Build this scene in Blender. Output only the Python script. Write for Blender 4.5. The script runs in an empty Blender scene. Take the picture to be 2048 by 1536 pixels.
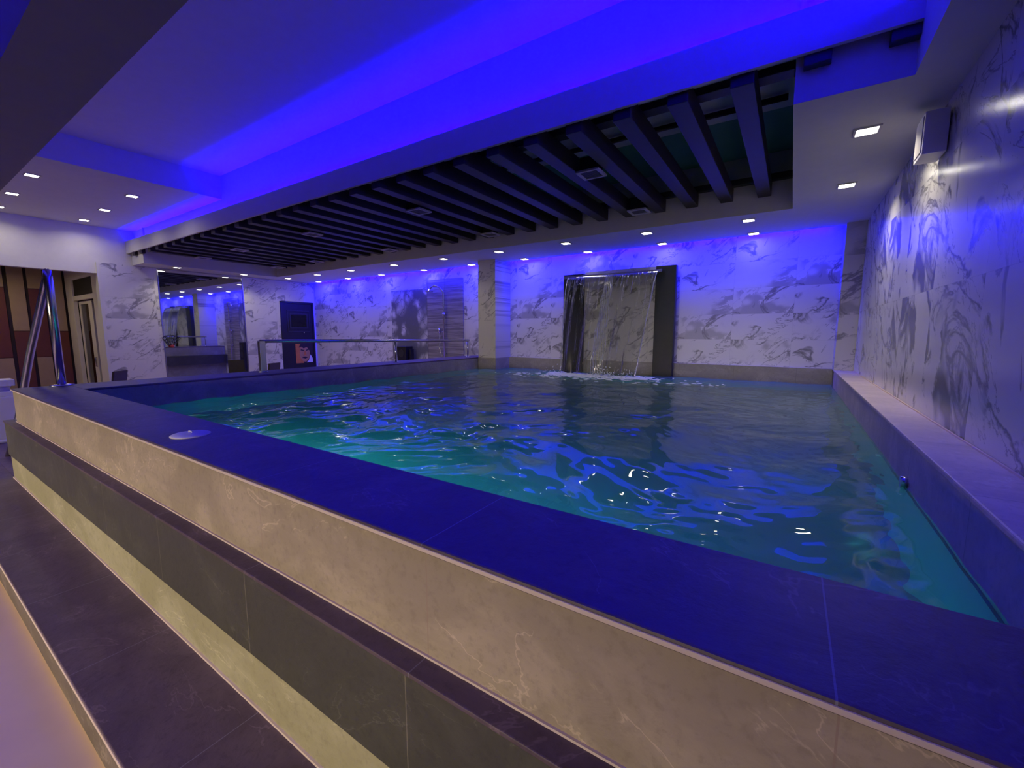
import bpy, bmesh, math, random
import numpy as np
from mathutils import Vector, Matrix
random.seed(7)
U = 0.7            # metres per layout unit
FL = -3.1          # floor level in layout units (camera height is 0)
def P(x, y, z): return Vector((x*U, y*U, (z-FL)*U))
R = math.radians
PI = math.pi
scn = bpy.context.scene
C = scn.collection

# ---------------------------------------------------------------- camera
cam_d = bpy.data.cameras.new('camera'); cam_d.sensor_width = 36.0
cam_d.lens = 847.5/2048*36.0; cam_d.clip_start = 0.02; cam_d.clip_end = 200
cam = bpy.data.objects.new('camera', cam_d); C.objects.link(cam)
cam.location = P(0, 0, 0)
cam.rotation_euler = (R(90-6.97), 0, R(33.25))
scn.camera = cam
# ---------------------------------------------------------------- world, exposure
wd = bpy.data.worlds.new('world'); scn.world = wd; wd.use_nodes = True
bgn = wd.node_tree.nodes['Background']; bgn.inputs[0].default_value = (.03, .03, .08, 1); bgn.inputs[1].default_value = .3
scn.view_settings.view_transform = 'Standard'; scn.view_settings.look = 'None'
scn.view_settings.gamma = 1; scn.view_settings.use_curve_mapping = False
scn.view_settings.exposure = 0.0
cy = scn.cycles
cy.use_denoising = True; cy.max_bounces = 8; cy.diffuse_bounces = 4; cy.glossy_bounces = 4
cy.transmission_bounces = 6; cy.transparent_max_bounces = 10
cy.caustics_reflective = False; cy.caustics_refractive = False
cy.sample_clamp_indirect = 4.0; cy.use_light_tree = True

# ---------------------------------------------------------------- lights
BLUE = (0.0010, 0.0, 1.0); VIOLET_BLUE = (0.004, 0.0, 1.0)
WARM = (1.0, 0.90, 0.68)
def area(name, loc, aim, sx, sy, power, col, spread=180, shape='RECTANGLE'):
    l = bpy.data.lights.new(name, 'AREA'); l.shape = shape; l.size = sx; l.size_y = sy
    l.energy = power; l.color = col; l.spread = R(spread)
    o = bpy.data.objects.new(name, l); C.objects.link(o); o.location = loc
    d = Vector(aim).normalized()
    # long side kept along the aim's horizontal normal
    z = -d
    x = Vector((1, 0, 0)) if abs(d.x) < .9 else Vector((0, 1, 0))
    x = (x - z*x.dot(z)).normalized(); y = z.cross(x)
    o.rotation_euler = Matrix((x, y, z)).transposed().to_euler()
    return o
# cove strips (blue): on top of the pergola fascia, behind the back soffit, over the near beam, on the right soffit
area('cove_light', P(-11.1, 6.49, 3.56), (0, .05, 1), 23.6*U, .05, 700, VIOLET_BLUE, 125)
area('cove_light', P(-11.0, 14.345, 2.84), (0, 1, -.55), 23.4*U, .04, 1500, BLUE)
area('cove_light', P(-11.1, 0.90, 3.2), (0, -.3, 1), 23.6*U, .05, 150, VIOLET_BLUE)
area('cove_light', P(1.15, 3.6, 3.6), (-.45, 0, 1), .05, 5.0*U, 160, VIOLET_BLUE)
# added warm fill row, unseen behind the camera, aimed low at the pool front
for hx, pw in ((-14.0, 22), (-10.0, 20), (-6.0, 20), (-2.0, 19)):
    area('riser_fill_light', P(hx, -4.6, -.75), (0, .95, -.28), 2.2, .18, pw, (1.0, .84, .62), 66)
area('corridor_light', P(-26.0, 2.5, 2.6), (0, 0, -1), 1.2, .5, 26, (1.0, .78, .5))
# underwater lamps on the near pool wall
for ux, pw, uc in ((-7.6, 14, (.02, .75, .50)), (-5.4, 34, (.02, .75, .62)), (-2.6, 26, (.03, .62, .72)), (-.5, 5, (.05, .36, .85))):
    area('underwater_light', P(ux, 2.14, -2.15), (0, 1, -.25), .22, .22, pw, uc, 170, 'DISK')
area('underwater_light', P(.97, 6.54, -1.75), (-1, 0, -.5), .10, .10, 1.5, (.10, .75, .70), 150, 'DISK')

# ---------------------------------------------------------------- materials
def new_mat(name):
    m = bpy.data.materials.new(name); m.use_nodes = True
    nt = m.node_tree; b = nt.nodes['Principled BSDF']
    return m, nt, b
class G:
    """tiny node graph writer"""
    def __init__(s, nt): s.nt = nt; s.N = nt.nodes; s.L = nt.links
    def put(s, sock, v):
        if isinstance(v, bpy.types.NodeSocket): s.L.new(v, sock)
        else: sock.default_value = v
    def m(s, op, a, b=0.0, c=0.0):
        n = s.N.new('ShaderNodeMath'); n.operation = op
        for i, v in enumerate((a, b, c)): s.put(n.inputs[i], v)
        return n.outputs[0]
    def pos(s):
        n = s.N.new('ShaderNodeNewGeometry'); q = s.N.new('ShaderNodeSeparateXYZ'); s.L.new(n.outputs['Position'], q.inputs[0])
        return q.outputs[0], q.outputs[1], q.outputs[2]
    def comb(s, a, b, c=0.0):
        n = s.N.new('ShaderNodeCombineXYZ')
        for i, v in enumerate((a, b, c)): s.put(n.inputs[i], v)
        return n.outputs[0]
    def noise(s, vec, scale, detail=4, rough=.55, dist=0.0):
        n = s.N.new('ShaderNodeTexNoise'); s.put(n.inputs['Vector'], vec); n.inputs['Scale'].default_value = scale
        n.inputs['Detail'].default_value = detail; n.inputs['Roughness'].default_value = rough; n.inputs['Distortion'].default_value = dist
        return n.outputs[0]
    def ramp(s, f, lo, hi, a=0.0, b=1.0):
        n = s.N.new('ShaderNodeMapRange'); n.interpolation_type = 'SMOOTHSTEP'
        s.put(n.inputs[0], f); n.inputs[1].default_value = lo; n.inputs[2].default_value = hi; n.inputs[3].default_value = a; n.inputs[4].default_value = b
        return n.outputs[0]
    def mix(s, f, a, b):
        n = s.N.new('ShaderNodeMix'); n.data_type = 'RGBA'; s.put(n.inputs[0], f)
        for i, v in ((6, a), (7, b)):
            if isinstance(v, tuple): v = (*v, 1)[:4]
            s.put(n.inputs[i], v)
        return n.outputs[2]
    def bump(s, h, strength=.3, dist=.01):
        n = s.N.new('ShaderNodeBump'); n.inputs['Strength'].default_value = strength; n.inputs['Distance'].default_value = dist; s.put(n.inputs['Height'], h)
        return n.outputs[0]
def plain(name, col, rough=.5, metal=0.0, var=.06, scale=6.0, emit=None, es=1.0, spec=.5):
    m, nt, b = new_mat(name); g = G(nt)
    x, y, z = g.pos(); n = g.noise(g.comb(x, y, z), scale, 5)
    dark = tuple(c*(1-var) for c in col); lite = tuple(min(1, c*(1+var)) for c in col)
    g.put(b.inputs['Base Color'], g.mix(n, dark, lite))
    b.inputs['Roughness'].default_value = rough; b.inputs['Metallic'].default_value = metal
    b.inputs['Specular IOR Level'].default_value = spec
    if emit: b.inputs['Emission Color'].default_value = (*emit, 1); b.inputs['Emission Strength'].default_value = es
    return m
def seam_mask(g, coord, pitch, off, w):
    f = g.m('FRACT', g.m('DIVIDE', g.m('SUBTRACT', coord, off-pitch*60), pitch))
    d = g.m('MULTIPLY', g.m('ABSOLUTE', g.m('SUBTRACT', f, .5)), pitch)      # pitch/2 at the seam
    return g.m('GREATER_THAN', d, pitch/2-w)
def marble(name, axis, rough=.22, tw=1.55*U, th=.76*U, uo=.0, vo=0.0, blotch=.5, base=(.78, .76, .74), vein=(.20, .19, .19), stretch=1.0, sc=.85, rot=32, cover=.0, vw=.026):
    m, nt, b = new_mat(name); g = G(nt)
    x, y, z = g.pos(); u = x if axis == 'x' else y
    iu = g.m('FLOOR', g.m('DIVIDE', g.m('SUBTRACT', u, uo-tw*60), tw)); iv = g.m('FLOOR', g.m('DIVIDE', g.m('SUBTRACT', z, vo-th*60), th))
    fu = g.m('SUBTRACT', g.m('SUBTRACT', u, uo-tw*60), g.m('MULTIPLY', iu, tw)); fv = g.m('SUBTRACT', g.m('SUBTRACT', z, vo-th*60), g.m('MULTIPLY', iv, th))
    # only a few different tile prints, as in a porcelain series
    k = g.m('MODULO', g.m('ADD', g.m('MULTIPLY', iu, 2.0), g.m('MULTIPLY', iv, 3.0)), 5.0)
    cu = g.m('ADD', g.m('MULTIPLY', fu, 1.0), g.m('MULTIPLY', k, 7.3)); cv = g.m('ADD', g.m('MULTIPLY', fv, stretch), g.m('MULTIPLY', k, 3.1))
    # rotate so that veins climb diagonally
    ca, sa = math.cos(R(rot)), math.sin(R(rot))
    ru = g.m('ADD', g.m('MULTIPLY', cu, ca), g.m('MULTIPLY', cv, sa)); rv = g.m('SUBTRACT', g.m('MULTIPLY', cv, ca), g.m('MULTIPLY', cu, sa))
    v = g.comb(g.m('MULTIPLY', ru, .55*sc), g.m('MULTIPLY', rv, 1.15*sc), k)
    n1 = g.noise(v, 1.35, 7, .56, .9)
    thin = g.ramp(g.m('ABSOLUTE', g.m('SUBTRACT', n1, .5)), 0.0, vw, 1, 0)
    n2 = g.noise(v, 1.9, 7, .60, 1.2)
    thin2 = g.ramp(g.m('ABSOLUTE', g.m('SUBTRACT', n2, .52)), 0.0, .012, 1, 0)
    zone = g.ramp(g.noise(g.comb(ru, rv, g.m('ADD', k, 9.0)), 1.25*sc, 2), .40-cover, .52-cover)
    blo = g.m('MULTIPLY', g.ramp(n2, .50, .56), g.ramp(g.noise(g.comb(ru, rv, g.m('ADD', k, 4.0)), 1.3*sc, 3), .49-cover, .57-cover))
    a = g.m('MULTIPLY', g.m('MAXIMUM', thin, g.m('MULTIPLY', thin2, .8)), zone)
    a = g.m('MAXIMUM', g.m('MULTIPLY', a, .85), g.m('MULTIPLY', blo, blotch))
    haze = g.m('MULTIPLY', g.noise(v, .9, 3), .12)
    a = g.m('MINIMUM', g.m('ADD', a, haze), 1.0)
    col = g.mix(a, base, vein)
    sm = g.m('MAXIMUM', seam_mask(g, u, tw, uo, .0018), seam_mask(g, z, th, vo, .0018))
    col = g.mix(g.m('MULTIPLY', sm, .35), col, (.30, .29, .28))
    g.put(b.inputs['Base Color'], col); b.inputs['Roughness'].default_value = rough
    g.put(b.inputs['Normal'], g.bump(g.noise(g.comb(x, y, z), 2.2, 2), .12, .03))
    return m
def stone(name, base, light, dark, pitch=1.58*U, off=.17*U, axis='x', rough=.55, seam=(.5, .45, .42), seamk=.5, crack=.5, bumpk=.35):
    m, nt, b = new_mat(name); g = G(nt)
    x, y, z = g.pos(); p = g.comb(x, y, z); pa = g.comb(g.m('MULTIPLY', x, .6), g.m('MULTIPLY', y, 1.0), g.m('MULTIPLY', z, 1.0))
    n1 = g.noise(pa, 2.3, 8, .62, .8); n2 = g.noise(p, 26, 6, .7); n3 = g.noise(pa, 1.1, 6, .55, 1.8)
    col = g.mix(g.ramp(n1, .42, .66), base, light)
    col = g.mix(g.m('MULTIPLY', g.ramp(n2, .48, .7), .45), col, dark)
    ck = g.ramp(g.m('ABSOLUTE', g.m('SUBTRACT', n3, .5)), 0.0, .006, 1, 0)
    ck = g.m('MULTIPLY', ck, g.ramp(n1, .45, .55))
    col = g.mix(g.m('MULTIPLY', ck, crack), col, tuple(min(1, c*1.9+.02) for c in light))
    u = x if axis == 'x' else y
    col = g.mix(g.m('MULTIPLY', seam_mask(g, u, pitch, off, .0022), seamk), col, seam)
    g.put(b.inputs['Base Color'], col); b.inputs['Roughness'].default_value = rough
    h = g.m('ADD', g.noise(p, 3.5, 8, .6, .6), g.m('MULTIPLY', n2, .12))
    g.put(b.inputs['Normal'], g.bump(h, bumpk, .02))
    return m
M = {}
M['white'] = plain('white_plaster', (.74, .72, .70), .75)
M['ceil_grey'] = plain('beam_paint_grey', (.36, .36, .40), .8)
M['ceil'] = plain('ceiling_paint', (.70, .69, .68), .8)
M['marble_x'] = marble('marble_tiles_back', 'x', .30, cover=.0, vein=(.16, .15, .15), uo=.0, vo=P(0, 0, -.98).z)
M['marble_y'] = marble('marble_tiles_side', 'y', .30, uo=5.43*U, vo=P(0, 0, -2.02).z, tw=1.72*U, th=.86*U)
M['marble_r'] = marble('marble_tiles_right', 'y', .20, uo=5.5*U, vo=P(0, 0, .52).z, tw=1.70*U, th=1.52*U, blotch=.95, stretch=.9, sc=.80, rot=38, cover=.02, vw=.028, vein=(.15, .145, .15))
M['marble_g'] = marble('marble_tiles_warm', 'x', .35, uo=-9.6*U, vo=P(0, 0, .45).z, tw=1.4*U, th=1.5*U, blotch=.55, base=(.66, .64, .56))
M['slate'] = stone('dark_slate', (.090, .057, .084), (.128, .086, .115), (.048, .032, .046), rough=.5, seam=(.22, .20, .26), seamk=.9, crack=.45, bumpk=.5)
M['slate_y'] = stone('dark_slate_side', (.090, .057, .084), (.128, .086, .115), (.048, .032, .046), axis='y', rough=.5, off=2.1*U, seam=(.02, .02, .02), crack=.3)
M['slate_f'] = stone('charcoal_riser', (.062, .058, .048), (.082, .077, .064), (.036, .034, .028), rough=.5, off=-1.45*U, seam=(.30, .26, .20), seamk=.5, crack=.45)
M['tan'] = stone('tan_stone', (.37, .295, .22), (.48, .385, .29), (.26, .205, .155), rough=.6, off=-1.4*U, seam=(.36, .25, .2), seamk=.7, crack=.35)
M['beige'] = stone('beige_stone', (.36, .325, .20), (.46, .42, .28), (.25, .225, .14), rough=.6, off=-1.2*U, seam=(.4, .33, .25), crack=.3)
M['grey_y'] = stone('grey_coping_side', (.56, .46, .46), (.70, .58, .56), (.40, .32, .32), axis='y', off=5.25*U, rough=.45, seam=(.12, .11, .11), seamk=.7, crack=.2, bumpk=.2)
M['grey_x'] = stone('grey_wall_band', (.33, .31, .26), (.43, .40, .34), (.22, .21, .17), rough=.5, off=-1.4*U, seam=(.1, .1, .08), crack=.2, bumpk=.2)
M['lowtan'] = stone('brown_stone', (.17, .135, .10), (.22, .175, .13), (.12, .095, .07), rough=.6)
M['grout'] = plain('grout_line', (.72, .58, .52), .7)
M['pool'] = plain('pool_lining', (.26, .44, .50), .6, var=.12, scale=1.2)
M['floor'] = plain('hall_floor_tile', (.55, .40, .46), .22, var=.08, scale=2)
M['black'] = plain('black_paint', (.012, .010, .016), .45, var=.2)
M['hallgrey'] = plain('hall_grey', (.16, .15, .14), .7)
M['wood'] = plain('dark_beam_wood', (.030, .020, .026), .5, var=.35, scale=14)
M['darkslab'] = plain('dark_wood_slab', (.016, .015, .018), .45, var=.5, scale=9)
M['teal'] = plain('pergola_ceiling_teal_lit', (.12, .36, .27), .8, var=.2, scale=2)  # teal light from the water put into the ceiling colour
M['palegrey'] = plain('pergola_ceiling_pale_lit', (.72, .84, .86), .8)  # pale grey raised to stand in for light inside the pergola void
M['steel'] = plain('brushed_steel', (.66, .64, .66), .22, 1.0, var=.05)
M['mirror'] = plain('mirror_glass', (.80, .84, .86), .02, 1.0, var=.01)
M['lamp'] = plain('lamp_diffuser', (.9, .9, .85), .5, emit=(1, .95, .82), es=10)
M['led'] = plain('led_strip', (.1, .1, .9), .5, emit=(.001, 0, 1), es=12)
M['panel_b'] = plain('beige_wall_panel', (.40, .30, .19), .6, var=.08)
M['panel_r'] = plain('rust_brown_wall_panel', (.15, .045, .025), .55, var=.15)
M['panel_k'] = plain('dark_panel_gap', (.018, .008, .010), .6)
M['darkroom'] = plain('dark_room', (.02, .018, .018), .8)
M['brown'] = plain('brown_leatherette', (.055, .040, .030), .5, var=.2)
M['vent'] = plain('vent_white', (.62, .58, .60), .5)
M['grille'] = plain('vent_grille', (.16, .15, .17), .5, var=.3, scale=60)
M['orange'] = plain('poster_orange', (.62, .20, .03), .5, var=.25, scale=9)
M['skin'] = plain('poster_tan', (.50, .25, .10), .5, var=.3, scale=16)
M['ink'] = plain('poster_ink', (.03, .015, .02), .6)
M['red'] = plain('red_enamel', (.45, .03, .04), .4)
M['plastic'] = plain('white_plastic', (.80, .78, .80), .4)
M['foam'] = plain('white_foam', (.75, .80, .85), .6)

def glass_mat(name, tint=(.9, .95, .95), rough=.03):
    m, nt, b = new_mat(name); nt.nodes.remove(b)
    N, L = nt.nodes, nt.links; out = N['Material Output']
    t = N.new('ShaderNodeBsdfTransparent'); t.inputs[0].default_value = (*tint, 1)
    gl = N.new('ShaderNodeBsdfGlossy'); gl.inputs['Roughness'].default_value = rough
    f = N.new('ShaderNodeFresnel'); f.inputs[0].default_value = 1.4
    mx = N.new('ShaderNodeMixShader'); L.new(f.outputs[0], mx.inputs[0]); L.new(t.outputs[0], mx.inputs[1]); L.new(gl.outputs[0], mx.inputs[2]); L.new(mx.outputs[0], out.inputs[0])
    return m
M['glass'] = glass_mat('window_glass', (.75, .78, .8))
def water_mat():
    m, nt, b = new_mat('pool_water'); g = G(nt)
    b.inputs['Base Color'].default_value = (.72, .93, .93, 1); b.inputs['Roughness'].default_value = .015
    b.inputs['IOR'].default_value = 1.33; b.inputs['Transmission Weight'].default_value = 1.0
    x, y, z = g.pos()
    # suspended bubbles and chlorine haze: a little of the light is scattered back
    d = nt.nodes.new('ShaderNodeBsdfDiffuse'); d.inputs[0].default_value = (.24, .42, .52, 1)
    mx = nt.nodes.new('ShaderNodeMixShader'); mx.inputs[0].default_value = .20
    nt.links.new(b.outputs[0], mx.inputs[1]); nt.links.new(d.outputs[0], mx.inputs[2])
    nt.links.new(mx.outputs[0], nt.nodes['Material Output'].inputs[0])
    return m
M['water'] = water_mat()
def sheet_mat():
    m, nt, b = new_mat('falling_water'); nt.nodes.remove(b); g = G(nt)
    N, L = nt.nodes, nt.links; out = N['Material Output']
    x, y, z = g.pos()
    st = g.noise(g.comb(g.m('MULTIPLY', x, 9.0), 0.0, g.m('MULTIPLY', z, .7)), 1.0, 5, .6, .4)
    bp = g.bump(st, .9, .05)
    t = N.new('ShaderNodeBsdfTransparent'); t.inputs[0].default_value = (.80, .82, .80, 1)
    gl = N.new('ShaderNodeBsdfGlossy'); gl.inputs['Roughness'].default_value = .08; L.new(bp, gl.inputs['Normal'])
    f = N.new('ShaderNodeFresnel'); f.inputs[0].default_value = 1.33; L.new(bp, f.inputs['Normal'])
    df = N.new('ShaderNodeBsdfDiffuse'); df.inputs[0].default_value = (.7, .75, .85, 1)
    mx = N.new('ShaderNodeMixShader'); L.new(f.outputs[0], mx.inputs[0]); L.new(t.outputs[0], mx.inputs[1]); L.new(gl.outputs[0], mx.inputs[2])
    m2 = N.new('ShaderNodeMixShader'); L.new(g.ramp(st, .60, .78, 0.0, .35), m2.inputs[0]); L.new(mx.outputs[0], m2.inputs[1]); L.new(df.outputs[0], m2.inputs[2])
    L.new(m2.outputs[0], out.inputs[0])
    return m
M['sheet'] = sheet_mat()
def rope_mat():
    m, nt, b = new_mat('water_rope'); nt.nodes.remove(b)
    N, L = nt.nodes, nt.links; out = N['Material Output']
    t = N.new('ShaderNodeBsdfTransparent'); gl = N.new('ShaderNodeBsdfGlossy'); gl.inputs['Roughness'].default_value = .12
    df = N.new('ShaderNodeBsdfDiffuse'); df.inputs[0].default_value = (.75, .8, .9, 1)
    a = N.new('ShaderNodeMixShader'); a.inputs[0].default_value = .45; L.new(gl.outputs[0], a.inputs[1]); L.new(df.outputs[0], a.inputs[2])
    c = N.new('ShaderNodeMixShader'); c.inputs[0].default_value = .5; L.new(t.outputs[0], c.inputs[1]); L.new(a.outputs[0], c.inputs[2]); L.new(c.outputs[0], out.inputs[0])
    return m
M['rope'] = rope_mat()
def mural_mat():
    m, nt, b = new_mat('relief_mural'); g = G(nt); x, y, z = g.pos()
    v = nt.nodes.new('ShaderNodeTexVoronoi'); v.feature = 'SMOOTH_F1'; v.inputs['Scale'].default_value = 2.6
    wob = g.noise(g.comb(x, 0.0, z), 1.6, 3)
    g.put(v.inputs['Vector'], g.comb(g.m('ADD', g.m('MULTIPLY', x, 1.2), wob), 0.0, g.m('ADD', z, g.m('MULTIPLY', wob, .8))))
    f = g.ramp(v.outputs[0], .05, .55, 1.0, 0.0)
    e = nt.nodes.new('ShaderNodeTexVoronoi'); e.feature = 'DISTANCE_TO_EDGE'; e.inputs['Scale'].default_value = 2.6
    g.put(e.inputs['Vector'], g.comb(g.m('ADD', g.m('MULTIPLY', x, 1.2), wob), 0.0, g.m('ADD', z, g.m('MULTIPLY', wob, .8))))
    ln = g.ramp(e.outputs[0], 0.0, .05, 0.0, 1.0)
    streak = g.noise(g.comb(g.m('MULTIPLY', x, 14.0), 0.0, g.m('MULTIPLY', z, 2.0)), 1.0, 4, .6, 1.5)
    k = g.m('MULTIPLY', g.m('MULTIPLY', f, ln), g.m('ADD', g.m('MULTIPLY', streak, .6), .55))
    g.put(b.inputs['Base Color'], g.mix(k, (.16, .16, .17), (.85, .82, .81))); b.inputs['Roughness'].default_value = .4
    return m
M['mural'] = mural_mat()
def slat_mat():
    m, nt, b = new_mat('striped_wood_tile'); g = G(nt); x, y, z = g.pos()
    n = g.noise(g.comb(g.m('MULTIPLY', x, .35), 0.0, g.m('MULTIPLY', z, 9.0)), 2.2, 6, .65, .3)
    col = g.mix(g.ramp(n, .35, .68), (.17, .15, .16), (.42, .38, .38))
    sm = g.m('MAXIMUM', seam_mask(g, z, .62*U, 0.0, .004), seam_mask(g, x, 1.06*U, -13.1*U, .004))
    g.put(b.inputs['Base Color'], g.mix(sm, col, (.10, .09, .10))); b.inputs['Roughness'].default_value = .5
    return m
M['slat'] = slat_mat()

# ---------------------------------------------------------------- mesh helpers
class MB:
    def __init__(s): s.bm = bmesh.new()
    def box(s, x0, x1, y0, y1, z0, z1):
        v = [s.bm.verts.new(P(x, y, z)) for x in (x0, x1) for y in (y0, y1) for z in (z0, z1)]
        for f in ((0, 1, 3, 2), (4, 6, 7, 5), (0, 4, 5, 1), (2, 3, 7, 6), (0, 2, 6, 4), (1, 5, 7, 3)):
            s.bm.faces.new([v[i] for i in f])
        return s
    def tube(s, pts, r, n=12, cap=True):
        """swept round bar through layout points; r in layout units (number or list)"""
        pts = [P(*p) for p in pts]; rs = [q*U for q in (r if isinstance(r, (list, tuple)) else [r]*len(pts))]
        rings = []; up = None
        for i, p in enumerate(pts):
            d = (pts[min(i+1, len(pts)-1)] - pts[max(i-1, 0)]).normalized()
            if up is None: up = Vector((0, 0, 1)) if abs(d.z) < .9 else Vector((1, 0, 0))
            a = (up - d*up.dot(d)).normalized(); up = a; b = d.cross(a)
            rings.append([s.bm.verts.new(p + (a*math.cos(2*PI*k/n) + b*math.sin(2*PI*k/n))*rs[i]) for k in range(n)])
        for A, B in zip(rings, rings[1:]):
            for k in range(n): f = s.bm.faces.new((A[k], A[(k+1) % n], B[(k+1) % n], B[k])); f.smooth = True
        if cap: s.bm.faces.new(rings[0][::-1]); s.bm.faces.new(rings[-1])
        return s
    def lathe(s, c, prof, n=32, sx=1, sy=1):
        rings = []
        for r, z in prof:
            rings.append([s.bm.verts.new(P(c[0]+r*math.cos(2*PI*k/n)*sx, c[1]+r*math.sin(2*PI*k/n)*sy, c[2]+z)) for k in range(n)])
        for A, B in zip(rings, rings[1:]):
            for k in range(n): f = s.bm.faces.new((A[k], A[(k+1) % n], B[(k+1) % n], B[k])); f.smooth = True
        s.bm.faces.new(rings[0][::-1]); s.bm.faces.new(rings[-1]); return s
    def poly(s, pts): s.bm.faces.new([s.bm.verts.new(P(*p)) for p in pts]); return s
    def build(s, name, mat, parent=None, bevel=0.0, smooth=False):
        bmesh.ops.recalc_face_normals(s.bm, faces=s.bm.faces)
        if bevel:
            ed = [e for e in s.bm.edges if len(e.link_faces) == 2 and e.calc_face_angle(0) > .6]
            bmesh.ops.bevel(s.bm, geom=ed, offset=bevel*U, segments=2, profile=.6, affect='EDGES')
        me = bpy.data.meshes.new(name)
        if parent is not None: s.bm.transform(Matrix.Translation(-parent.matrix_basis.translation - (parent.parent.matrix_basis.translation if parent.parent else Vector((0, 0, 0)))))
        s.bm.to_mesh(me); s.bm.free(); me.materials.append(mat)
        if smooth:
            for f in me.polygons: f.use_smooth = True
        o = bpy.data.objects.new(name, me); C.objects.link(o)
        if parent is not None: o.parent = parent
        return o
def thing(name, label, cat, loc, group=None):
    o = bpy.data.objects.new(name, None); o.empty_display_size = .1; C.objects.link(o); o.location = P(*loc)
    o['label'] = label; o['category'] = cat
    if group: o['group'] = group
    return o
def tag(o, label, cat, group=None, kind=None):
    o['label'] = label; o['category'] = cat
    if group: o['group'] = group
    if kind: o['kind'] = kind
    return o
def struct(name, mat, *boxes, bevel=0.0):
    mb = MB()
    for b in boxes: mb.box(*b)
    o = mb.build(name, mat, None, bevel); o['kind'] = 'structure'; return o
def dup(root, loc, label, group=None):
    r = root.copy(); C.objects.link(r); r.location = P(*loc); r['label'] = label
    if group: r['group'] = group
    for ch in list(root.children):
        c = ch.copy(); C.objects.link(c); c.parent = r
        for gch in list(ch.children):
            d = gch.copy(); C.objects.link(d); d.parent = c
    return r
ORD = ['first', 'second', 'third', 'fourth', 'fifth', 'sixth', 'seventh', 'eighth', 'ninth', 'tenth', 'eleventh', 'twelfth', 'thirteenth', 'fourteenth', 'fifteenth', 'sixteenth', 'seventeenth', 'eighteenth', 'nineteenth', 'twentieth']

# ---------------------------------------------------------------- room shell
XL, XR, YB, YN = -23.2, 1.4, 14.55, -12.0
ZS, ZC, ZT = 2.76, 4.13, 4.82
T = .3
struct('floor', M['floor'], (-28.9, XR+T, -2.0, YB+T, FL-T, FL))
struct('floor_hall', M['hallgrey'], (-28.9, XR+T, YN-T, -2.0, FL-T, FL))
struct('wall_right', M['marble_r'], (XR, XR+T, YN, YB+T, FL, ZT+.4))
struct('wall_rear', M['hallgrey'], (-28.9, XR+T, YN-T, YN, FL, ZT+.4))
bw = struct('wall_back', M['marble_x'], (XL-T, XR, YB, YB+T, FL, ZT+.4))
struct('wall_left', M['white'], (XL-T, XL, 5.43, YB, FL, ZT+.4), (XL-T, XL, YN, 5.43, 2.32, ZT+.4), (XL-T, XL, YN, -1.5, FL, 2.32))
# marble cladding of the left wall, with the openings for the mirror and the black door
struct('wall_left_cladding', M['marble_y'], (XL, XL+.05, 5.45, 7.28, FL, 2.75), (XL, XL+.05, 10.72, 12.5, FL, 2.74), (XL, XL+.05, 7.28, 10.72, FL, -2.6),
       (XL, XL+.05, 12.5, 14.50, 1.68, 2.74))
# corridor beyond the left opening
struct('wall_corridor', M['panel_k'], (-28.9, -28.62, YN, 5.7, FL, 3.2))
struct('ceiling_corridor', M['white'], (-28.62, XL-T, YN, 5.45, 2.95, 3.2))
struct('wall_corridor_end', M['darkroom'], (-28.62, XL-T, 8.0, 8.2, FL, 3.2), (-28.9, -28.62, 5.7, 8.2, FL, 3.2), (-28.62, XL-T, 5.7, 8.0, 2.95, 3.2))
# ceilings
struct('ceiling', M['ceil'], (-15.2, .93, 1.45, 6.70, ZT, ZT+.2))
struct('ceiling_left', M['ceil'], (XL, -15.2, 1.3, 6.70, ZC, ZC+.95))
struct('ceiling_near', M['ceil'], (XL, XR, -1.2, 1.45, ZT+.02, ZT+.2), (XL, XR, -1.3, -1.2, 3.0, ZT+.02))
struct('ceiling_hall', M['hallgrey'], (XL, XR, YN, -1.2, 2.80, 3.0))
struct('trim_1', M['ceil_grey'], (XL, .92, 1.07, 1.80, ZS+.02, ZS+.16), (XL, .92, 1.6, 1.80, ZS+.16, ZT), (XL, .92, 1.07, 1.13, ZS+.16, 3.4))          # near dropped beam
struct('trim_2', M['ceil'], (XL, .93, 6.34, 6.40, 3.22, 3.70), (XL, .93, 6.40, 6.62, 3.47, 3.53), (XL, .93, 6.62, 6.70, 3.42, ZT))                # pergola fascia with light trough
struct('ceiling_soffit_back', M['ceil'], (-21.9, -.17, 11.78, 14.30, ZS, ZS+.1), (-21.9, -.17, 11.78, 11.84, ZS+.1, 4.2), (XL, XR, 14.22, 14.28, ZS+.1, 2.90))
struct('ceiling_soffit_right', M['ceil'], (-.17, .93, 6.53, 14.30, ZS, ZS+.1), (.93, XR, -1.2, 14.30, ZS, ZS+.1),
       (-.17, .93, 6.53, 6.59, ZS+.1, 3.42), (-.17, -.11, 6.59, 11.84, ZS+.1, 4.2), (.93, .98, 1.3, 6.9, ZS+.1, 3.4), (1.33, XR, -1.2, 6.9, ZS+.1, ZT+.2))
struct('ceiling_soffit_left', M['ceil'], (XL, -21.9, 6.50, 14.30, ZS, ZS+.1), (XL, -21.9, 6.50, 6.56, ZS+.1, 3.42), (-21.96, -21.9, 6.56, 11.84, ZS+.1, 4.2))
struct('ceiling_pergola', M['teal'], (-22.0, -.05, 9.25, 11.9, 4.05, 4.2), (-22.0, -.05, 9.15, 9.30, 3.86, 4.2))
struct('ceiling_pergola_strip', M['palegrey'], (-22.0, -.05, 6.70, 9.15, 3.86, 4.1))
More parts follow.
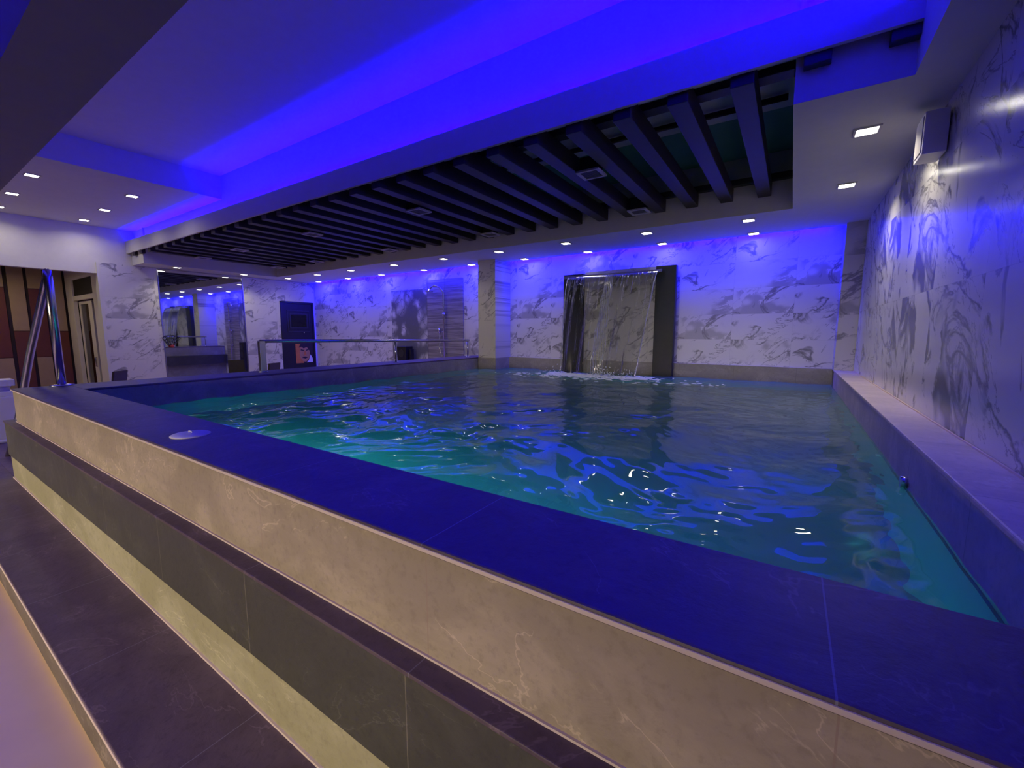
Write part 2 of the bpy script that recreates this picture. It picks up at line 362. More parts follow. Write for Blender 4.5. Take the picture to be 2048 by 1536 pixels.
# back wall base band, corner pier, column
struct('trim_3', M['grey_x'], (-9.6, 1.0, YB-.12, YB, -3.3, -1.0))
struct('trim_4', M['marble_g'], (.99, XR, 14.02, YB, -1.02, ZS))
col = struct('wall_column', M['marble_g'], (-10.45, -9.62, 13.5, YB, -1.0, 2.86))
struct('wall_column_base', M['grey_x'], (-10.45, -9.60, 13.47, YB, -3.3, -1.0))
for o, n in ((col, 'wall_column'),): o.name = n

# corridor wall panels
gaps = [2.40, 3.02, 3.62, 4.20, 4.82, 5.42]
panel_cols = {1.78: ('br', [(2.9, .05, 'b'), (.05, FL, 'r')]), 2.40: ('', [(2.9, .05, 'b'), (.05, FL, 'r')]), 3.02: ('', [(2.9, 1.93, 'b'), (1.93, -1.12, 'r'), (-1.12, FL, 'b')]),
              3.62: ('', [(2.9, .05, 'b'), (.05, FL, 'r')]), 4.20: ('', [(2.9, 1.93, 'b'), (1.93, -1.12, 'r'), (-1.12, FL, 'b')]), 4.82: ('', [(2.9, .05, 'b'), (.05, FL, 'r')])}
names = {1.78: 'nearest the frame edge', 2.40: 'second from the left edge', 3.02: 'left of the leaning handrail leg', 3.62: 'just behind the handrail leg', 4.20: 'between handrail post and its leg', 4.82: 'next to the white glazed door'}
for y0, (_, segs) in panel_cols.items():
    for zt, zb, c in segs:
        if zb == FL and c == 'b' and False: continue
        o = MB().box(-28.617, -28.56, y0+.07, y0+.55, zb+(.01 if zb > FL else 0), zt-.01).build('cladding_panel', M['panel_b' if c == 'b' else 'panel_r'], None, .008)
        where = 'top' if zt > 2 else ('bottom' if zb == FL else 'middle')
        tag(o, '%s corridor wall panel, %s piece of the strip %s' % ('beige' if c == 'b' else 'rust brown', where, names[y0]), 'panel', 'corridor wall panels')
# white glazed door at the corridor end
d = thing('door_1', '', 'door', (-26, 5.5, FL)); del d['label'], d['category']; d['kind'] = 'structure'
MB().box(-28.56, -27.5, 5.45, 5.60, FL, 2.45).build('door_frame', M['white'], d, .01)
MB().box(-27.5, -24.45, 5.47, 5.58, 1.42, 1.62).box(-27.5, -24.45, 5.47, 5.58, 2.33, 2.45).box(-24.45, XL-T-.02, 5.45, 5.60, FL, 2.95).box(-28.56, -24.45, 5.45, 5.60, 2.45, 2.95).build('door_frame', M['white'], d, .01)
MB().box(-27.48, -24.47, 5.51, 5.53, 1.62, 2.33).build('transom_pane', M['darkroom'], d)
MB().box(-27.48, -27.2, 5.62, 5.70, FL, 1.40).box(-26.05, -25.5, 5.62, 5.70, FL, 1.40).box(-27.2, -26.05, 5.62, 5.70, 1.25, 1.40).box(-27.2, -26.05, 5.62, 5.70, FL, FL+.3).build('door_leaf', M['white'], d, .01)
MB().box(-27.2, -26.05, 5.65, 5.67, FL+.3, 1.25).build('door_pane', M['glass'], d)
MB().tube([(-25.62, 5.60, -1.1), (-25.62, 5.56, -1.1), (-25.62, 5.56, -1.5), (-25.62, 5.60, -1.5)], .03).build('door_handle', M['steel'], d)
struct('trim_5', M['white'], (XL-T-.02, XL+.07, 5.36, 5.46, FL, 2.76))

# ---------------------------------------------------------------- pool
PX0, PX1, PY0, PY1 = -10.5, 1.0, 2.07, YB-.12
OX0, OY0 = -11.6, 1.36
WZ = -1.44
pool = thing('swimming_pool', 'raised tiled indoor swimming pool with wide dark slate coping', 'pool', (-5, 8, FL))
MB().box(OX0+.02, XR-.005, OY0+.02, PY0-.01, FL, -1.045).build('front_wall', M['tan'], pool, .004)
MB().box(OX0+.01, XR-.005, OY0+.008, OY0+.03, -1.60, -1.588).build('grout_line', M['grout'], pool)
MB().box(OX0, XR-.005, OY0, PY0, -1.045, -1.0).build('front_coping', M['slate'], pool, .012)
MB().box(OX0-.004, XR-.005, OY0-.006, OY0+.012, -1.036, -1.014).build('coping_edge', M['grout'], pool, .005)
MB().box(OX0+.02, PX0-.01, PY0-.01, YB-.02, FL, -1.045).build('side_wall', M['grey_x'], pool)
MB().box(OX0, PX0, PY0, YB-.02, -1.045, -1.0).build('left_coping', M['slate_y'], pool, .012)
MB().box(PX1, XR-.005, PY0-.01, YB-.55, -3.3, -1.045).build('right_wall', M['grey_y'], pool)
MB().box(PX1-.01, XR-.005, PY0, YB-.54, -1.045, -1.0).build('right_coping', M['grey_y'], pool, .012)
MB().box(PX0, PX1, PY0, PY1, -3.5, -3.3).build('basin_floor', M['pool'], pool)
MB().box(PX0-.005, PX0+.02, PY0, PY1, -3.3, -1.50).box(PX1-.02, PX1+.004, PY0, PY1, -3.3, -1.50).box(PX0, PX1, PY0-.005, PY0+.02, -3.3, -1.50).box(PX0, PX1, PY1-.02, PY1+.004, -3.3, -1.50).build('basin_lining', M['pool'], pool)
MB().box(PX0-.008, PX0+.012, PY0, PY1, -1.5, -1.045).box(PX0, PX1, PY0-.008, PY0+.012, -1.5, -1.045).build('waterline_tiles', M['grey_x'], pool)
# caulk lines along the walls
MB().box(XR-.02, XR-.004, PY0, YB-.54, -1.0, -.985).build('grout_line', M['grout'], pool)
# inlet nozzles, lamps under water
for yy, zz, c in ((6.54, -1.56, 'lamp2'), (5.25, -1.40, 'steel')):
    mb = MB(); mb.tube([(PX1+.01, yy, zz), (PX1-.05, yy, zz)], .05, 16)
    mb.build('return_nozzle', M['plastic'] if c != 'steel' else M['steel'], pool)

# steps in front of the pool
st = thing('pool_steps', 'two deep dark slate steps with beige risers along the pool front', 'steps', (-5, .9, FL))
MB().box(-11.95, XR-.005, 1.27, OY0+.02, -2.24, -1.626).build('upper_riser', M['slate_f'], st, .006)
MB().box(-11.96, XR-.005, 1.255, OY0+.02, -1.625, -1.60).build('upper_tread', M['slate'], st, .006)
MB().box(-11.95, OX0+.02, OY0+.02, YB-.05, -2.24, -1.60).build('side_ledge', M['slate_f'], st, .006)
MB().box(-11.90, XR-.005, 1.29, OY0+.02, FL, -2.24).build('beige_riser', M['beige'], st)
MB().box(-11.90, XR-.005, 1.275, 1.295, -2.68, -2.662).build('grout_line', M['grout'], st)
MB().box(-16.0, XR-.005, .62, 1.30, -2.73, -2.68).build('lower_tread', M['slate'], st, .006)
MB().box(-16.7, -11.97, 1.30, 3.0, FL, -2.68).build('side_landing', M['slate'], st, .006)
MB().box(-16.0, XR-.005, .63, 1.29, -3.03, -2.73).build('lower_riser', M['lowtan'], st)
MB().box(-16.0, XR-.005, .615, .632, -2.735, -2.70).build('tread_edge', M['grout'], st)
MB().box(-16.0, XR-.005, .72, 1.29, FL, -3.03).build('plinth', M['black'], st)
M['ledwarm'] = plain('warm_led', (1, .8, .3), .5, emit=(1, .78, .04), es=3.2)
MB().box(-16.0, XR-.02, .70, .72, -3.06, -3.035).build('led_strip', M['ledwarm'], st)

# water surface: a real wave mesh
def make_water():
    nx, ny = 400, 430
    X = np.linspace((PX0+.013)*U, (PX1-.0)*U, nx); Y = np.linspace((PY0+.013)*U, (PY1)*U, ny)
    XX, YY = np.meshgrid(X, Y, indexing='ij')
    rng = np.random.default_rng(11); H = np.zeros_like(XX)
    # warp for irregular, ring-like cells
    wx = XX + .22*np.sin(1.7*YY+.6) + .12*np.sin(3.1*YY+1.3*XX); wy = YY + .20*np.sin(1.9*XX+2.0) + .10*np.sin(2.7*XX-1.1*YY)
    for i in range(46):
        lam = .34*(3.0**rng.random()); th = rng.normal(PI/2, 1.3); ph = rng.random()*2*PI
        k = 2*PI/lam; H += lam**1.25*np.sin(k*(wx*math.cos(th)+wy*math.sin(th))+ph)
    H /= H.std()
    # calmer towards the right wall, choppier under the fall
    xf = (XX/U-PX0)/(PX1-PX0); calm = 1-.55*np.clip((xf-.62)/.3, 0, 1)
    dist = np.hypot(XX/U+5.2, (YY/U-13.1)*1.4)
    near = 1+.4*np.clip((7.0-YY/U)/3.5, 0, 1)*np.clip((XX/U+9)/3, 0, 1)
    H = H*.0078*calm*near
    rip = np.zeros_like(H)
    for i in range(30):
        lam = .10*(2.2**rng.random()); th = rng.random()*2*PI; k = 2*PI/lam
        rip += lam*np.sin(k*(wx*math.cos(th)+wy*math.sin(th))+rng.random()*6.28)
    lf = np.clip((1.0-XX/U)/5, 0, 1)*np.clip((11-YY/U)/4, 0, 1)
    rip /= rip.std(); H += rip*(.0008+.0003*lf+.0075*np.exp(-(dist/2.0)**2))
    z0 = P(0, 0, WZ).z
    V = np.stack([XX, YY, H+z0], -1).reshape(-1, 3)
    idx = np.arange(nx*ny).reshape(nx, ny)
    F = np.stack([idx[:-1, :-1], idx[1:, :-1], idx[1:, 1:], idx[:-1, 1:]], -1).reshape(-1, 4)
    me = bpy.data.meshes.new('pool_water'); me.from_pydata(V.tolist(), [], F.tolist()); me.materials.append(M['water'])
    for p in me.polygons: p.use_smooth = True
    o = bpy.data.objects.new('pool_water', me); C.objects.link(o)
    return tag(o, 'rippling teal water filling the pool, reflecting blue light', 'water')
make_water()

# ---------------------------------------------------------------- waterfall
wf = thing('waterfall_feature', 'wall fountain with two dark upright slabs, marble centre panel and steel spout', 'fountain', (-5.1, 14.3, -1.6))
MB().box(-7.06, -6.30, 14.2, YB-.125, -1.9, 2.05).build('side_slab', M['darkslab'], wf, .01)
MB().box(-3.78, -3.16, 14.2, YB-.125, -1.9, 2.10).build('side_slab', M['darkslab'], wf, .01)
MB().box(-6.30, -3.78, 14.36, YB-.125, -1.0, 2.12).build('centre_panel', M['marble_g'], wf)
MB().box(-6.30, -3.78, 14.34, YB-.125, -1.9, -1.0).build('lower_panel', M['grey_x'], wf)
MB().box(-6.86, -3.50, 13.82, 14.36, 1.90, 1.945).box(-6.86, -3.50, 13.80, 13.84, 1.86, 1.945).build('spout', M['steel'], wf, .006)
def fall_pt(t, s):      # t along the spout 0..1, s down 0..1
    drop = (1.90+1.46)*s; zz = 1.90-drop
    y = 13.80 - .62*math.sqrt(max(drop, 0)/3.36)
    xl = -6.66 + .03*s; xr = -3.62 - .42*s**1.1
    return xl+(xr-xl)*t, y, zz
bm = bmesh.new(); nt_, ns_ = 90, 60; g_ = []
for i in range(nt_+1):
    row = []
    for j in range(ns_+1):
        t, s = i/nt_, j/ns_
        x, y, z = fall_pt(t, s); y += (.018*math.sin(t*31+s*3)+.012*math.sin(t*67+1+s*5))*min(1, s*3)
        row.append(bm.verts.new(P(x, y, z)))
    g_.append(row)
for i in range(nt_):
    for j in range(ns_):
        f = bm.faces.new((g_[i][j], g_[i+1][j], g_[i+1][j+1], g_[i][j+1])); f.smooth = True
me = bpy.data.meshes.new('falling_water'); bm.to_mesh(me); bm.free(); me.materials.append(M['sheet'])
fw = bpy.data.objects.new('falling_water', me); C.objects.link(fw)
tag(fw, 'clear curved sheet of water falling from the steel spout into the pool', 'water')
def rope(t, r0, wob, seed, name, s1=1.0, t1=None):
    rnd = random.Random(seed); pts = []; rs = []
    for j in range(41):
        s = j/40*s1; tt = t if t1 is None else t+(t1-t)*s
        x, y, z = fall_pt(tt, s); x += wob*math.sin(j*.55+seed)*min(1, s*4); y -= .02
        pts.append((x, y, z)); rs.append(r0*(.6+.5*rnd.random()+.4*s))
    return MB().tube(pts, rs, 8).build(name, M['rope'], fw, 0, True)
rope(0.0, .018, .008, 1, 'edge_rope'); rope(1.0, .020, .006, 2, 'edge_rope')
for k in range(7): rope(.47+.012*k, .010+.004*(k % 3), .03, 5+k, 'centre_stream', 1.0, .50+.028*(k-3))
# foam where it lands: patches of small bubbles
def make_foam():
    rnd = random.Random(5); bm = bmesh.new()
    base = []
    for i in range(620):
        if i < 330: x = rnd.uniform(-7.0, -3.6); y = 13.05+rnd.gauss(0, .22)
        else: x = rnd.gauss(-5.2, 1.5); y = 12.7+rnd.gauss(0, .42)
        if y > 14.0 or x < -9.3 or x > -1.2: continue
        r = rnd.uniform(.02, .085)*(1.1 if i < 330 else .8); h = rnd.uniform(.012, .05) if i < 330 else .012
        c = P(x, y, WZ+.012)
        n = 8; ring = [bm.verts.new(c+Vector((math.cos(2*PI*k/n)*r*U*rnd.uniform(1.2, 2.0), math.sin(2*PI*k/n)*r*U*rnd.uniform(.5, 1.0), 0))) for k in range(n)]
        r2 = [bm.verts.new(c+(v.co-c)*.6+Vector((0, 0, h*U*.8))) for v in ring]; top = bm.verts.new(c+Vector((0, 0, h*U)))
        for k in range(n):
            bm.faces.new((ring[k], ring[(k+1) % n], r2[(k+1) % n], r2[k])).smooth = True; bm.faces.new((r2[k], r2[(k+1) % n], top)).smooth = True
    for i in range(150):    # splash drops
        x = rnd.choice([-6.8, -5.15, -5.0, -4.9, -4.2])+rnd.gauss(0, .22); y = 13.1+rnd.gauss(0, .12); z = WZ+.05+abs(rnd.gauss(0, .13))
        bmesh.ops.create_icosphere(bm, subdivisions=1, radius=rnd.uniform(.005, .013), matrix=Matrix.Translation(P(x, y, z)))
    me = bpy.data.meshes.new('foam'); bm.to_mesh(me); bm.free(); me.materials.append(M['foam'])
    o = bpy.data.objects.new('foam', me); C.objects.link(o)
    tag(o, 'white foam and splash drops on the water under the fall', 'foam', kind='stuff')
make_foam()

# ---------------------------------------------------------------- pergola beams, purlins, vents
BX = [.82-.78*i for i in range(31)]
def beam_where(i):
    if i == 0: return 'rightmost stub, above the soffit beside the right wall'
    if i == 1: return 'second stub from the right, at the corner of the opening'
    n = i-1
    if n <= 16: return '%s full length one counted from the right' % ORD[n-1]
    k = 30-i
    return ('leftmost one, against the left wall side' if k == 0 else '%s one counted from the left end' % ORD[k])
for i, bx in enumerate(BX):
    y1 = 11.77 if -21.7 < bx < -.3 else 6.525
    o = MB().box(bx-.135, bx+.135, 6.44 if y1 > 7 else 6.40, y1, 3.10, 3.405).build('pergola_slat', M['wood'], None, .012)
    o.name = 'pergola_slat'
    tag(o, 'dark wooden ceiling slat beam, %s' % beam_where(i), 'slat', 'dark wooden slats over the pool')
for (ya, yb, za, zb, w) in ((7.02, 7.26, 3.41, 3.52, 'near the front ends of the beams'), (11.60, 11.76, 3.41, 3.55, 'along the back ends of the beams'), (9.35, 9.45, 3.6, 3.7, '')):
    if not w: continue
    tag(MB().box(-21.85, -.19, ya, yb, za, zb).build('cross_batten', M['wood'], None, .01), 'long dark cross batten running over the beams, %s' % w, 'batten')
tag(MB().tube([(-21.8, 8.6, 3.78), (-.3, 8.6, 3.78)], .05, 10).build('conduit_pipe', M['black'], None), 'thin dark pipe under the ceiling above the beams', 'pipe')
v0 = thing('air_vent', '', 'vent', (-3.47, 8.1, 3.06), 'square white vents between the beams')
mb = MB(); c = (-3.47, 8.1)
for (a, b_, c_, d_) in ((-.235, .235, -.235, -.175), (-.235, .235, .175, .235), (-.235, -.175, -.175, .175), (.175, .235, -.175, .175)): mb.box(c[0]+a, c[0]+b_, c[1]+c_, c[1]+d_, 3.035, 3.075)
mb.build('vent_frame', M['vent'], v0, .008)
mb = MB()
for k in range(7): mb.box(c[0]-.175, c[0]+.175, c[1]-.165+k*.05, c[1]-.14+k*.05, 3.05, 3.065)
mb.box(c[0]-.175, c[0]+.175, c[1]-.175, c[1]+.175, 3.066, 3.072)
mb.build('grille', M['grille'], v0)
MB().box(c[0]-.17, c[0]+.17, c[1]-.17, c[1]+.17, 3.075, 3.33).build('housing', M['black'], v0, .01)
vx = [-3.47, -8.15, -12.83, -17.51, -20.63]; first = True
rowname = {8.1: 'front row of vents', 11.2: 'back row of vents'}
for yy in (8.1, 11.2):
    for k, xx in enumerate(vx):
        lab = 'square white ceiling vent between dark beams, %s, %s' % (rowname[yy], ('nearest the right' if k == 0 else ('farthest left' if k == 4 else ORD[k]+' from the right')))
        if first: v0['label'] = lab; first = False
        else: dup(v0, (xx, yy, 3.06), lab)

# ---------------------------------------------------------------- downlights
dl0 = None
def downlight(x, y, z, lab, group, pw, spread=105, tilt=0):
    global dl0
    if dl0 is None:
        dl0 = thing('downlight', lab, 'light', (x, y, z), group)
        mb = MB()
        for (a, b_, c_, d_) in ((-.15, .15, -.15, -.12), (-.15, .15, .12, .15), (-.15, -.12, -.12, .12), (.12, .15, -.12, .12)): mb.box(x+a, x+b_, y+c_, y+d_, z-.022, z-.001)
        mb.build('frame', M['vent'], dl0, .004)
        MB().box(x-.12, x+.12, y-.12, y+.12, z-.016, z-.004).build('diffuser', M['lamp'], dl0)
    else: dup(dl0, (x, y, z), lab, group)
    area('downlight_lamp', P(x, y, z-.03), (0, tilt, -1), .15, .15, pw, WARM, spread)
gx = [-1.08, -3.58, -6.08, -8.64, -11.2, -13.92, -16.75, -19.32, -21.9]
for yy, nm in ((12.35, 'row nearer the beams'), (14.05, 'row nearer the back wall')):
    for k, xx in enumerate(gx):
        downlight(xx, yy, ZS, 'square downlight in the back soffit, %s, %s' % (nm, 'rightmost' if k == 0 else ('leftmost' if k == 8 else ORD[k]+' from the right')), 'downlights in the back soffit', (3.6 if yy < 13 else 1.6), (135 if yy < 13 else 80), (0 if yy < 13 else -.4))
downlight(.68, 7.88, ZS, 'square downlight in the right soffit, closest to the camera', 'downlights in the right soffit', 12.0, 130)
downlight(.68, 10.49, ZS, 'square downlight in the right soffit, farther one past the white box', 'downlights in the right soffit', 12.0, 130)
downlight(-22.26, 7.73, ZS, 'square downlight over the left end of the mirror', 'downlights in the left soffit', 7.0, 130)
downlight(-22.22, 10.38, ZS, 'square downlight over the right end of the mirror', 'downlights in the left soffit', 7.0, 130)
for yy, nm in ((2.9, 'left row beside the dropped beam'), (4.96, 'right row beside the blue cove')):
    for k, xx in enumerate((-17.1, -19.8, -22.2)):
        downlight(xx, yy, ZC, 'square downlight in the left ceiling, %s, %s' % (nm, ('nearest', 'middle', 'farthest')[k]), 'downlights in the left ceiling', 6.5, 150)
# LED strips in the coves
for (x0, x1, ya, yb, za, zb, w) in ((-23.1, .9, 6.44, 6.46, 3.50, 3.52, 'behind the fascia above the beams'), (-22.8, .9, 14.285, 14.30, 2.87, 2.89, 'in the cove above the marble back wall')):
    tag(MB().box(x0, x1, ya, yb, za, zb).build('led_strip', M['led'], None), 'blue light strip hidden %s' % w, 'light strip')

# ---------------------------------------------------------------- left wall: mirror, black door
mr = thing('tall_mirror', 'tall mirror set in the marble left wall reflecting the waterfall', 'mirror', (XL+.04, 9.0, -2.6))
MB().box(XL+.003, XL+.03, 7.30, 10.70, -2.58, 2.72).build('mirror_glass', M['mirror'], mr)
MB().box(XL+.003, XL+.06, 10.68, 10.73, -2.6, 2.74).box(XL+.003, XL+.06, 7.27, 7.32, -2.6, 2.74).box(XL+.003, XL+.06, 7.27, 10.73, -2.62, -2.58).build('mirror_trim', M['steel'], mr)
# hanging wire basket ornament in front of the mirror
wb = thing('wire_basket', 'small fan-shaped black wire basket with a red ball at the mirror', 'basket', (XL+.12, 7.65, -.66))
mb = MB(); xx = XL+.12
def fan(a, r): return (xx, 7.56+r*math.sin(R(a)), -.66+r*math.cos(R(a)))
for a in (-40, -20, 0, 20, 40): mb.tube([fan(a, .06), fan(a, .52)], .014, 6)
for r_ in (.25, .38, .52): mb.tube([fan(a, r_) for a in range(-40, 41, 8)], .014, 6)
mb.tube([(XL+.03, 7.56, -.16), (xx, 7.56, -.16)], .012, 6)
mb.build('basket_wires', M['black'], wb)
bm = bmesh.new(); bmesh.ops.create_uvsphere(bm, u_segments=16, v_segments=10, radius=.075*U, matrix=Matrix.Translation(P(xx+.02, 7.56, -.62)-P(XL+.12, 7.65, -.66)))
me = bpy.data.meshes.new('red_ball'); bm.to_mesh(me); bm.free(); me.materials.append(M['red']); o = bpy.data.objects.new('red_ball', me); C.objects.link(o); o.parent = wb; o['label'] = 'red ball'

d = thing('door_2', '', '', (XL, 13.5, FL)); del d['label'], d['category']; d['kind'] = 'structure'
MB().box(XL+.001, XL+.035, 12.5, 14.42, FL, 1.67).build('door_leaf', M['black'], d, .01)
mb = MB()
for (ya, yb, za, zb) in ((12.5, 14.42, 1.57, 1.67), (12.5, 12.6, FL, 1.57), (14.32, 14.42, FL, 1.57)): mb.box(XL+.035, XL+.075, ya, yb, za, zb)
mb.build('door_frame', M['black'], d, .008)
M['door_mould'] = plain('door_moulding', (.035, .034, .045), .35)
mb = MB()
for (ya, yb, za, zb) in ((13.0, 14.05, .98, 1.04), (13.0, 14.05, .20, .26), (13.0, 13.06, .26, .98), (13.99, 14.05, .26, .98), (12.88, 14.16, 1.16, 1.20), (12.88, 14.16, 0.02, .06), (12.88, 12.92, .06, 1.16), (14.12, 14.16, .06, 1.16)): mb.box(XL+.035, XL+.055, ya, yb, za, zb)
mb.build('moulding', M['door_mould'], d, .004)
MB().box(XL+.036, XL+.045, 13.1, 13.95, .30, .94).build('upper_pane', plain('dark_glass', (.004, .004, .006), .1), d)
MB().tube([(XL+.04, 13.78, -.02), (XL+.09, 13.78, -.02)], .035, 12).build('door_knob', M['steel'], d)
# stylised face poster on the lower panel
po = thing('door_poster', 'orange poster of a stylised face on the lower part of the black door', 'poster', (XL+.04, 13.8, -1.72))
px = XL+.037
def at(a, b): return (13.24+a*1.0, -1.74+b*1.12)      # poster-local 0..1 -> Y, Z
def patch(name, pts, mat, lift):
    bm = bmesh.new(); off = P(XL+.04, 13.8, -1.72)
    lo = [bm.verts.new(P(px, *at(a, b))-off) for a, b in pts]; hi = [bm.verts.new(P(px+lift, *at(a, b))-off) for a, b in pts]
    bm.faces.new(lo); bm.faces.new(hi[::-1])
    for k in range(len(pts)): bm.faces.new((lo[k], lo[(k+1) % len(pts)], hi[(k+1) % len(pts)], hi[k]))
    bmesh.ops.recalc_face_normals(bm, faces=bm.faces)
    me = bpy.data.meshes.new(name); bm.to_mesh(me); bm.free(); me.materials.append(mat); o = bpy.data.objects.new(name, me); C.objects.link(o); o.parent = po
def ell(cx, cy_, rx, ry, n=20, a0=0, a1=360): return [(cx+rx*math.cos(R(a0+(a1-a0)*k/n)), cy_+ry*math.sin(R(a0+(a1-a0)*k/n))) for k in range(n)]
patch('poster_sheet', [(0, 0), (1, 0), (1, 1), (0, 1)], M['ink'], .006)
patch('background', [(0, 0), (.45, 0), (.40, .98), (0, .98)], M['orange'], .010)
patch('face_shape', ell(.52, .50, .30, .44), M['skin'], .014)
patch('hair', [(.18, .78), (.3, .98), (.62, 1.0), (.9, .92), (.98, .6), (.88, .35), (.80, .62), (.66, .80), (.46, .74), (.34, .82)], M['ink'], .018)
patch('eye', [(.28, .64), (.48, .60), (.47, .66), (.30, .70)], M['ink'], .018)
patch('eye', [(.60, .60), (.78, .66), (.76, .71), (.60, .66)], M['ink'], .018)
patch('nose', [(.50, .60), (.58, .58), (.62, .40), (.46, .38)], M['orange'], .018)
patch('mouth', [(.32, .28), (.52, .33), (.72, .29), (.54, .22)], M['ink'], .018)
patch('collar', [(.98, .02), (.98, .22), (.86, .42), (.74, .12), (.60, .02)], M['plastic'], .018)

# ---------------------------------------------------------------- back wall: mural, striped shower wall, shower, black box
tag(MB().box(-16.62, -14.22, YB-.05, YB-.003, FL, 2.0).build('relief_mural', M['mural'], None), 'grey sculptural relief mural panel on the back wall', 'mural')
tag(MB().box(-14.20, -12.06, YB-.06, YB-.003, FL, 2.35).build('striped_tile_panel', M['slat'], None), 'grey horizontally striped wood-look panel behind the shower', 'panel')
sh = thing('shower_column', 'thin steel shower column with curved head against the striped panel', 'shower', (-13.05, YB-.12, FL))
yy = YB-.2
MB().tube([(-13.05, yy, -2.2), (-13.05, yy, 1.72)]+[(-13.05-.40+.40*math.cos(R(a)), yy-.25*math.sin(R(a))*.6, 1.72+.33*math.sin(R(a))) for a in range(15, 150, 15)], .035, 10).build('riser_pipe', M['steel'], sh)
MB().tube([(-13.05, yy, .70), (-13.05, yy, .86)], .075, 14).tube([(-13.05, yy, .78), (-13.05, YB-.055, .78)], .03, 10).tube([(-13.05, yy, -.95), (-13.05, YB-.055, -.95)], .03, 10).build('bracket', M['steel'], sh)
MB().tube([(-13.28, yy-.02, -.05), (-13.34, yy-.06, .16)], [.05, .10], 12).tube([(-13.05, yy, .02), (-13.28, yy-.02, .0)], .025, 8).build('hand_shower', M['steel'], sh)
hd = [(-13.05-.40+.40*math.cos(R(a)), yy-.25*math.sin(R(a))*.6, 1.72+.33*math.sin(R(a))) for a in (135,)][0]
MB().lathe((hd[0]-.06, hd[1]-.02, hd[2]-.16), [(.17, 0), (.18, .03), (.06, .08), (.03, .16)], 20).build('shower_head', M['steel'], sh)
MB().tube([(-13.28, yy-.02, -.05), (-13.35, yy, -.7), (-13.2, yy, -1.1), (-13.05, yy, -.95)], .018, 8).build('hose', M['steel'], sh)
bb = thing('speaker_tower', 'tall narrow black upright box in front of the relief mural', 'speaker', (-15.4, 14.1, FL))
MB().box(-15.72, -15.12, 13.95, 14.4, FL, -.67).build('cabinet', M['black'], bb, .02)
MB().box(-15.05, -14.95, 14.1, 14.3, FL, -.8).build('side_strip', M['black'], bb, .01)
MB().lathe((-15.42, 0, 0), [(.001, 0), (.002, 0)], 3).bm.free()
MB().tube([(-15.42, 13.95, -1.0), (-15.42, 13.93, -1.0)], .18, 20).tube([(-15.42, 13.95, -1.5), (-15.42, 13.93, -1.5)], .2, 20).build('speaker_cone', M['door_mould'], bb)

# ---------------------------------------------------------------- railings
rl = thing('handrail', 'long polished steel handrail on posts along the left pool coping', 'railing', (-11.1, 9.3, -1.0))
RX = -11.05; RZ = -.27
MB().tube([(RX, 5.42, RZ+.05), (RX, 13.62, RZ-.06)], .045, 16).build('top_rail', M['steel'], rl)
MB().box(RX-.06, RX+.06, 5.38, 5.52, -.99, RZ+.06).build('end_post', M['steel'], rl, .01)
for yv in (9.75, 13.55):
    MB().tube([(RX, yv, -1.0), (RX, yv, RZ-.02)], .032, 12).build('post', M['steel'], rl)
for yv in (5.45, 9.75, 13.55):
    MB().lathe((RX, yv, -1.0), [(.11, 0), (.11, .015), (.05, .035)], 20).build('base_flange', M['steel'], rl)
gr = thing('grab_rail', 'bent steel grab rail rising from the left corner of the pool coping', 'railing', (-11.42, 1.95, -1.0))
gx0, gy0 = -11.45, 1.98
arc = [(gx0-.13+.13*math.cos(R(a)), gy0+.02*(1-math.cos(R(a))), 1.00+.11*math.sin(R(a))) for a in range(0, 151, 25)]
MB().tube([(gx0, gy0, -1.0), (gx0, gy0, 1.0)]+arc[1:]+[(-12.6, 1.80, -.4), (-13.5, 1.62, -1.9), (-14.1, 1.5, -2.68)], .062, 18).build('bent_tube', M['steel'], gr)
MB().lathe((gx0, gy0, -1.0), [(.17, 0), (.17, .015), (.08, .035)], 24).build('base_flange', M['steel'], gr)
MB().lathe((-14.1, 1.2, -2.68), [(.13, 0), (.13, .012), (.07, .03)], 24).bm.free()

# skimmer lid on the coping
sk = thing('skimmer_lid', 'round white plastic lid on the front coping', 'lid', (-4.86, 1.67, -1.0))
MB().lathe((-4.86, 1.67, -1.0), [(.165, 0), (.165, .008), (.15, .016), (.10, .022), (.03, .026)], 40).build('disc', M['plastic'], sk)
MB().tube([(-4.90, 1.67, -.974), (-4.89, 1.67, -.962), (-4.83, 1.67, -.962), (-4.82, 1.67, -.974)], .006, 8).build('lift_tab', M['plastic'], sk)

# white box speaker on the right wall
sp = thing('box_speaker', 'white box loudspeaker mounted high on the right marble wall', 'speaker', (1.28, 7.5, 2.3))
MB().box(1.165, 1.385, 7.24, 7.66, 2.13, 2.62).build('cabinet', M['plastic'], sp, .012)
MB().box(1.155, 1.17, 7.28, 7.62, 2.17, 2.58).build('front_grille', M['vent'], sp, .004)
MB().box(1.36, XR, 7.40, 7.60, 2.2, 2.5).build('wall_bracket', M['steel'], sp)

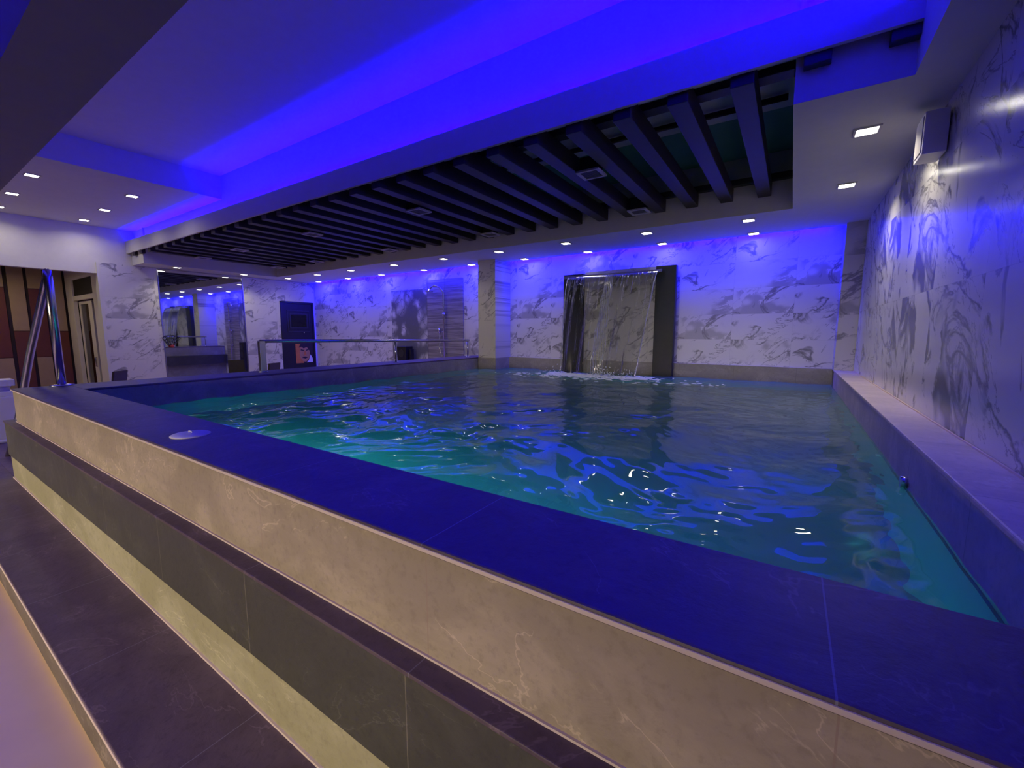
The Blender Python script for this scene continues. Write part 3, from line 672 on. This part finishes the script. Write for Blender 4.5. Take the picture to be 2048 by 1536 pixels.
# white moulded pedestal at the left end of the lower step
pd = thing('white_pedestal', 'white moulded pedestal standing on the left end of the lower step', 'pedestal', (-16.15, 1.72, -2.68))
MB().box(-16.43, -15.85, 1.43, 2.01, -2.679, -2.60).box(-16.36, -15.90, 1.49, 1.95, -2.60, -1.56).build('shaft', M['plastic'], pd, .03)
MB().box(-16.51, -15.95, 1.41, 1.99, -1.56, -1.44).build('collar', M['plastic'], pd, .02)
MB().lathe((-16.26, 1.70, -1.44), [(.24, 0), (.20, .06), (.23, .12)], 24).build('neck', M['plastic'], pd)
MB().box(-16.57, -16.03, 1.41, 1.97, -1.32, -1.16).build('cap', M['plastic'], pd, .02)

# ---------------------------------------------------------------- chairs on the walkway
def chair(x, y, rz, label):
    t = bpy.data.objects.new('dining_chair', None); C.objects.link(t); t['label'] = label; t['category'] = 'chair'; t['group'] = 'brown chairs on the walkway'
    s = 1.0
    def part(name, boxes, mat, bevel=.02):
        bm = bmesh.new()
        for (x0, x1, y0, y1, z0, z1, lean) in boxes:
            v = [bm.verts.new((x_, y_+(lean if z_ == z1 else 0), z_)) for x_ in (x0, x1) for y_ in (y0, y1) for z_ in (z0, z1)]
            for f in ((0, 1, 3, 2), (4, 6, 7, 5), (0, 4, 5, 1), (2, 3, 7, 6), (0, 2, 6, 4), (1, 5, 7, 3)): bm.faces.new([v[i] for i in f])
        bmesh.ops.recalc_face_normals(bm, faces=bm.faces)
        bmesh.ops.bevel(bm, geom=list(bm.edges), offset=bevel*.5, segments=2, affect='EDGES')
        me = bpy.data.meshes.new(name); bm.to_mesh(me); bm.free(); me.materials.append(mat); o = bpy.data.objects.new(name, me); C.objects.link(o); o.parent = t
    part('seat', [(-.24, .24, -.22, .24, .44, .52, 0)], M['brown'])
    part('backrest', [(-.25, .25, .20, .26, .62, 1.12, .08)], M['brown'])
    for sx in (-1, 1):
        part('leg', [(sx*.20-.02, sx*.20+.02, -.20, -.16, 0, .45, 0)], M['black'], .008)
        part('leg', [(sx*.20-.02, sx*.20+.02, .19, .23, 0, .66, .02)], M['black'], .008)
    t.location = P(x, y, FL); t.rotation_euler = (0, 0, rz)
    return t
chair(-22.25, 5.12, R(-48), 'brown chair showing its backrest in front of the marble beside the doorway')
chair(-21.6, 10.85, R(-70), 'brown chair showing its backrest left of the black door')
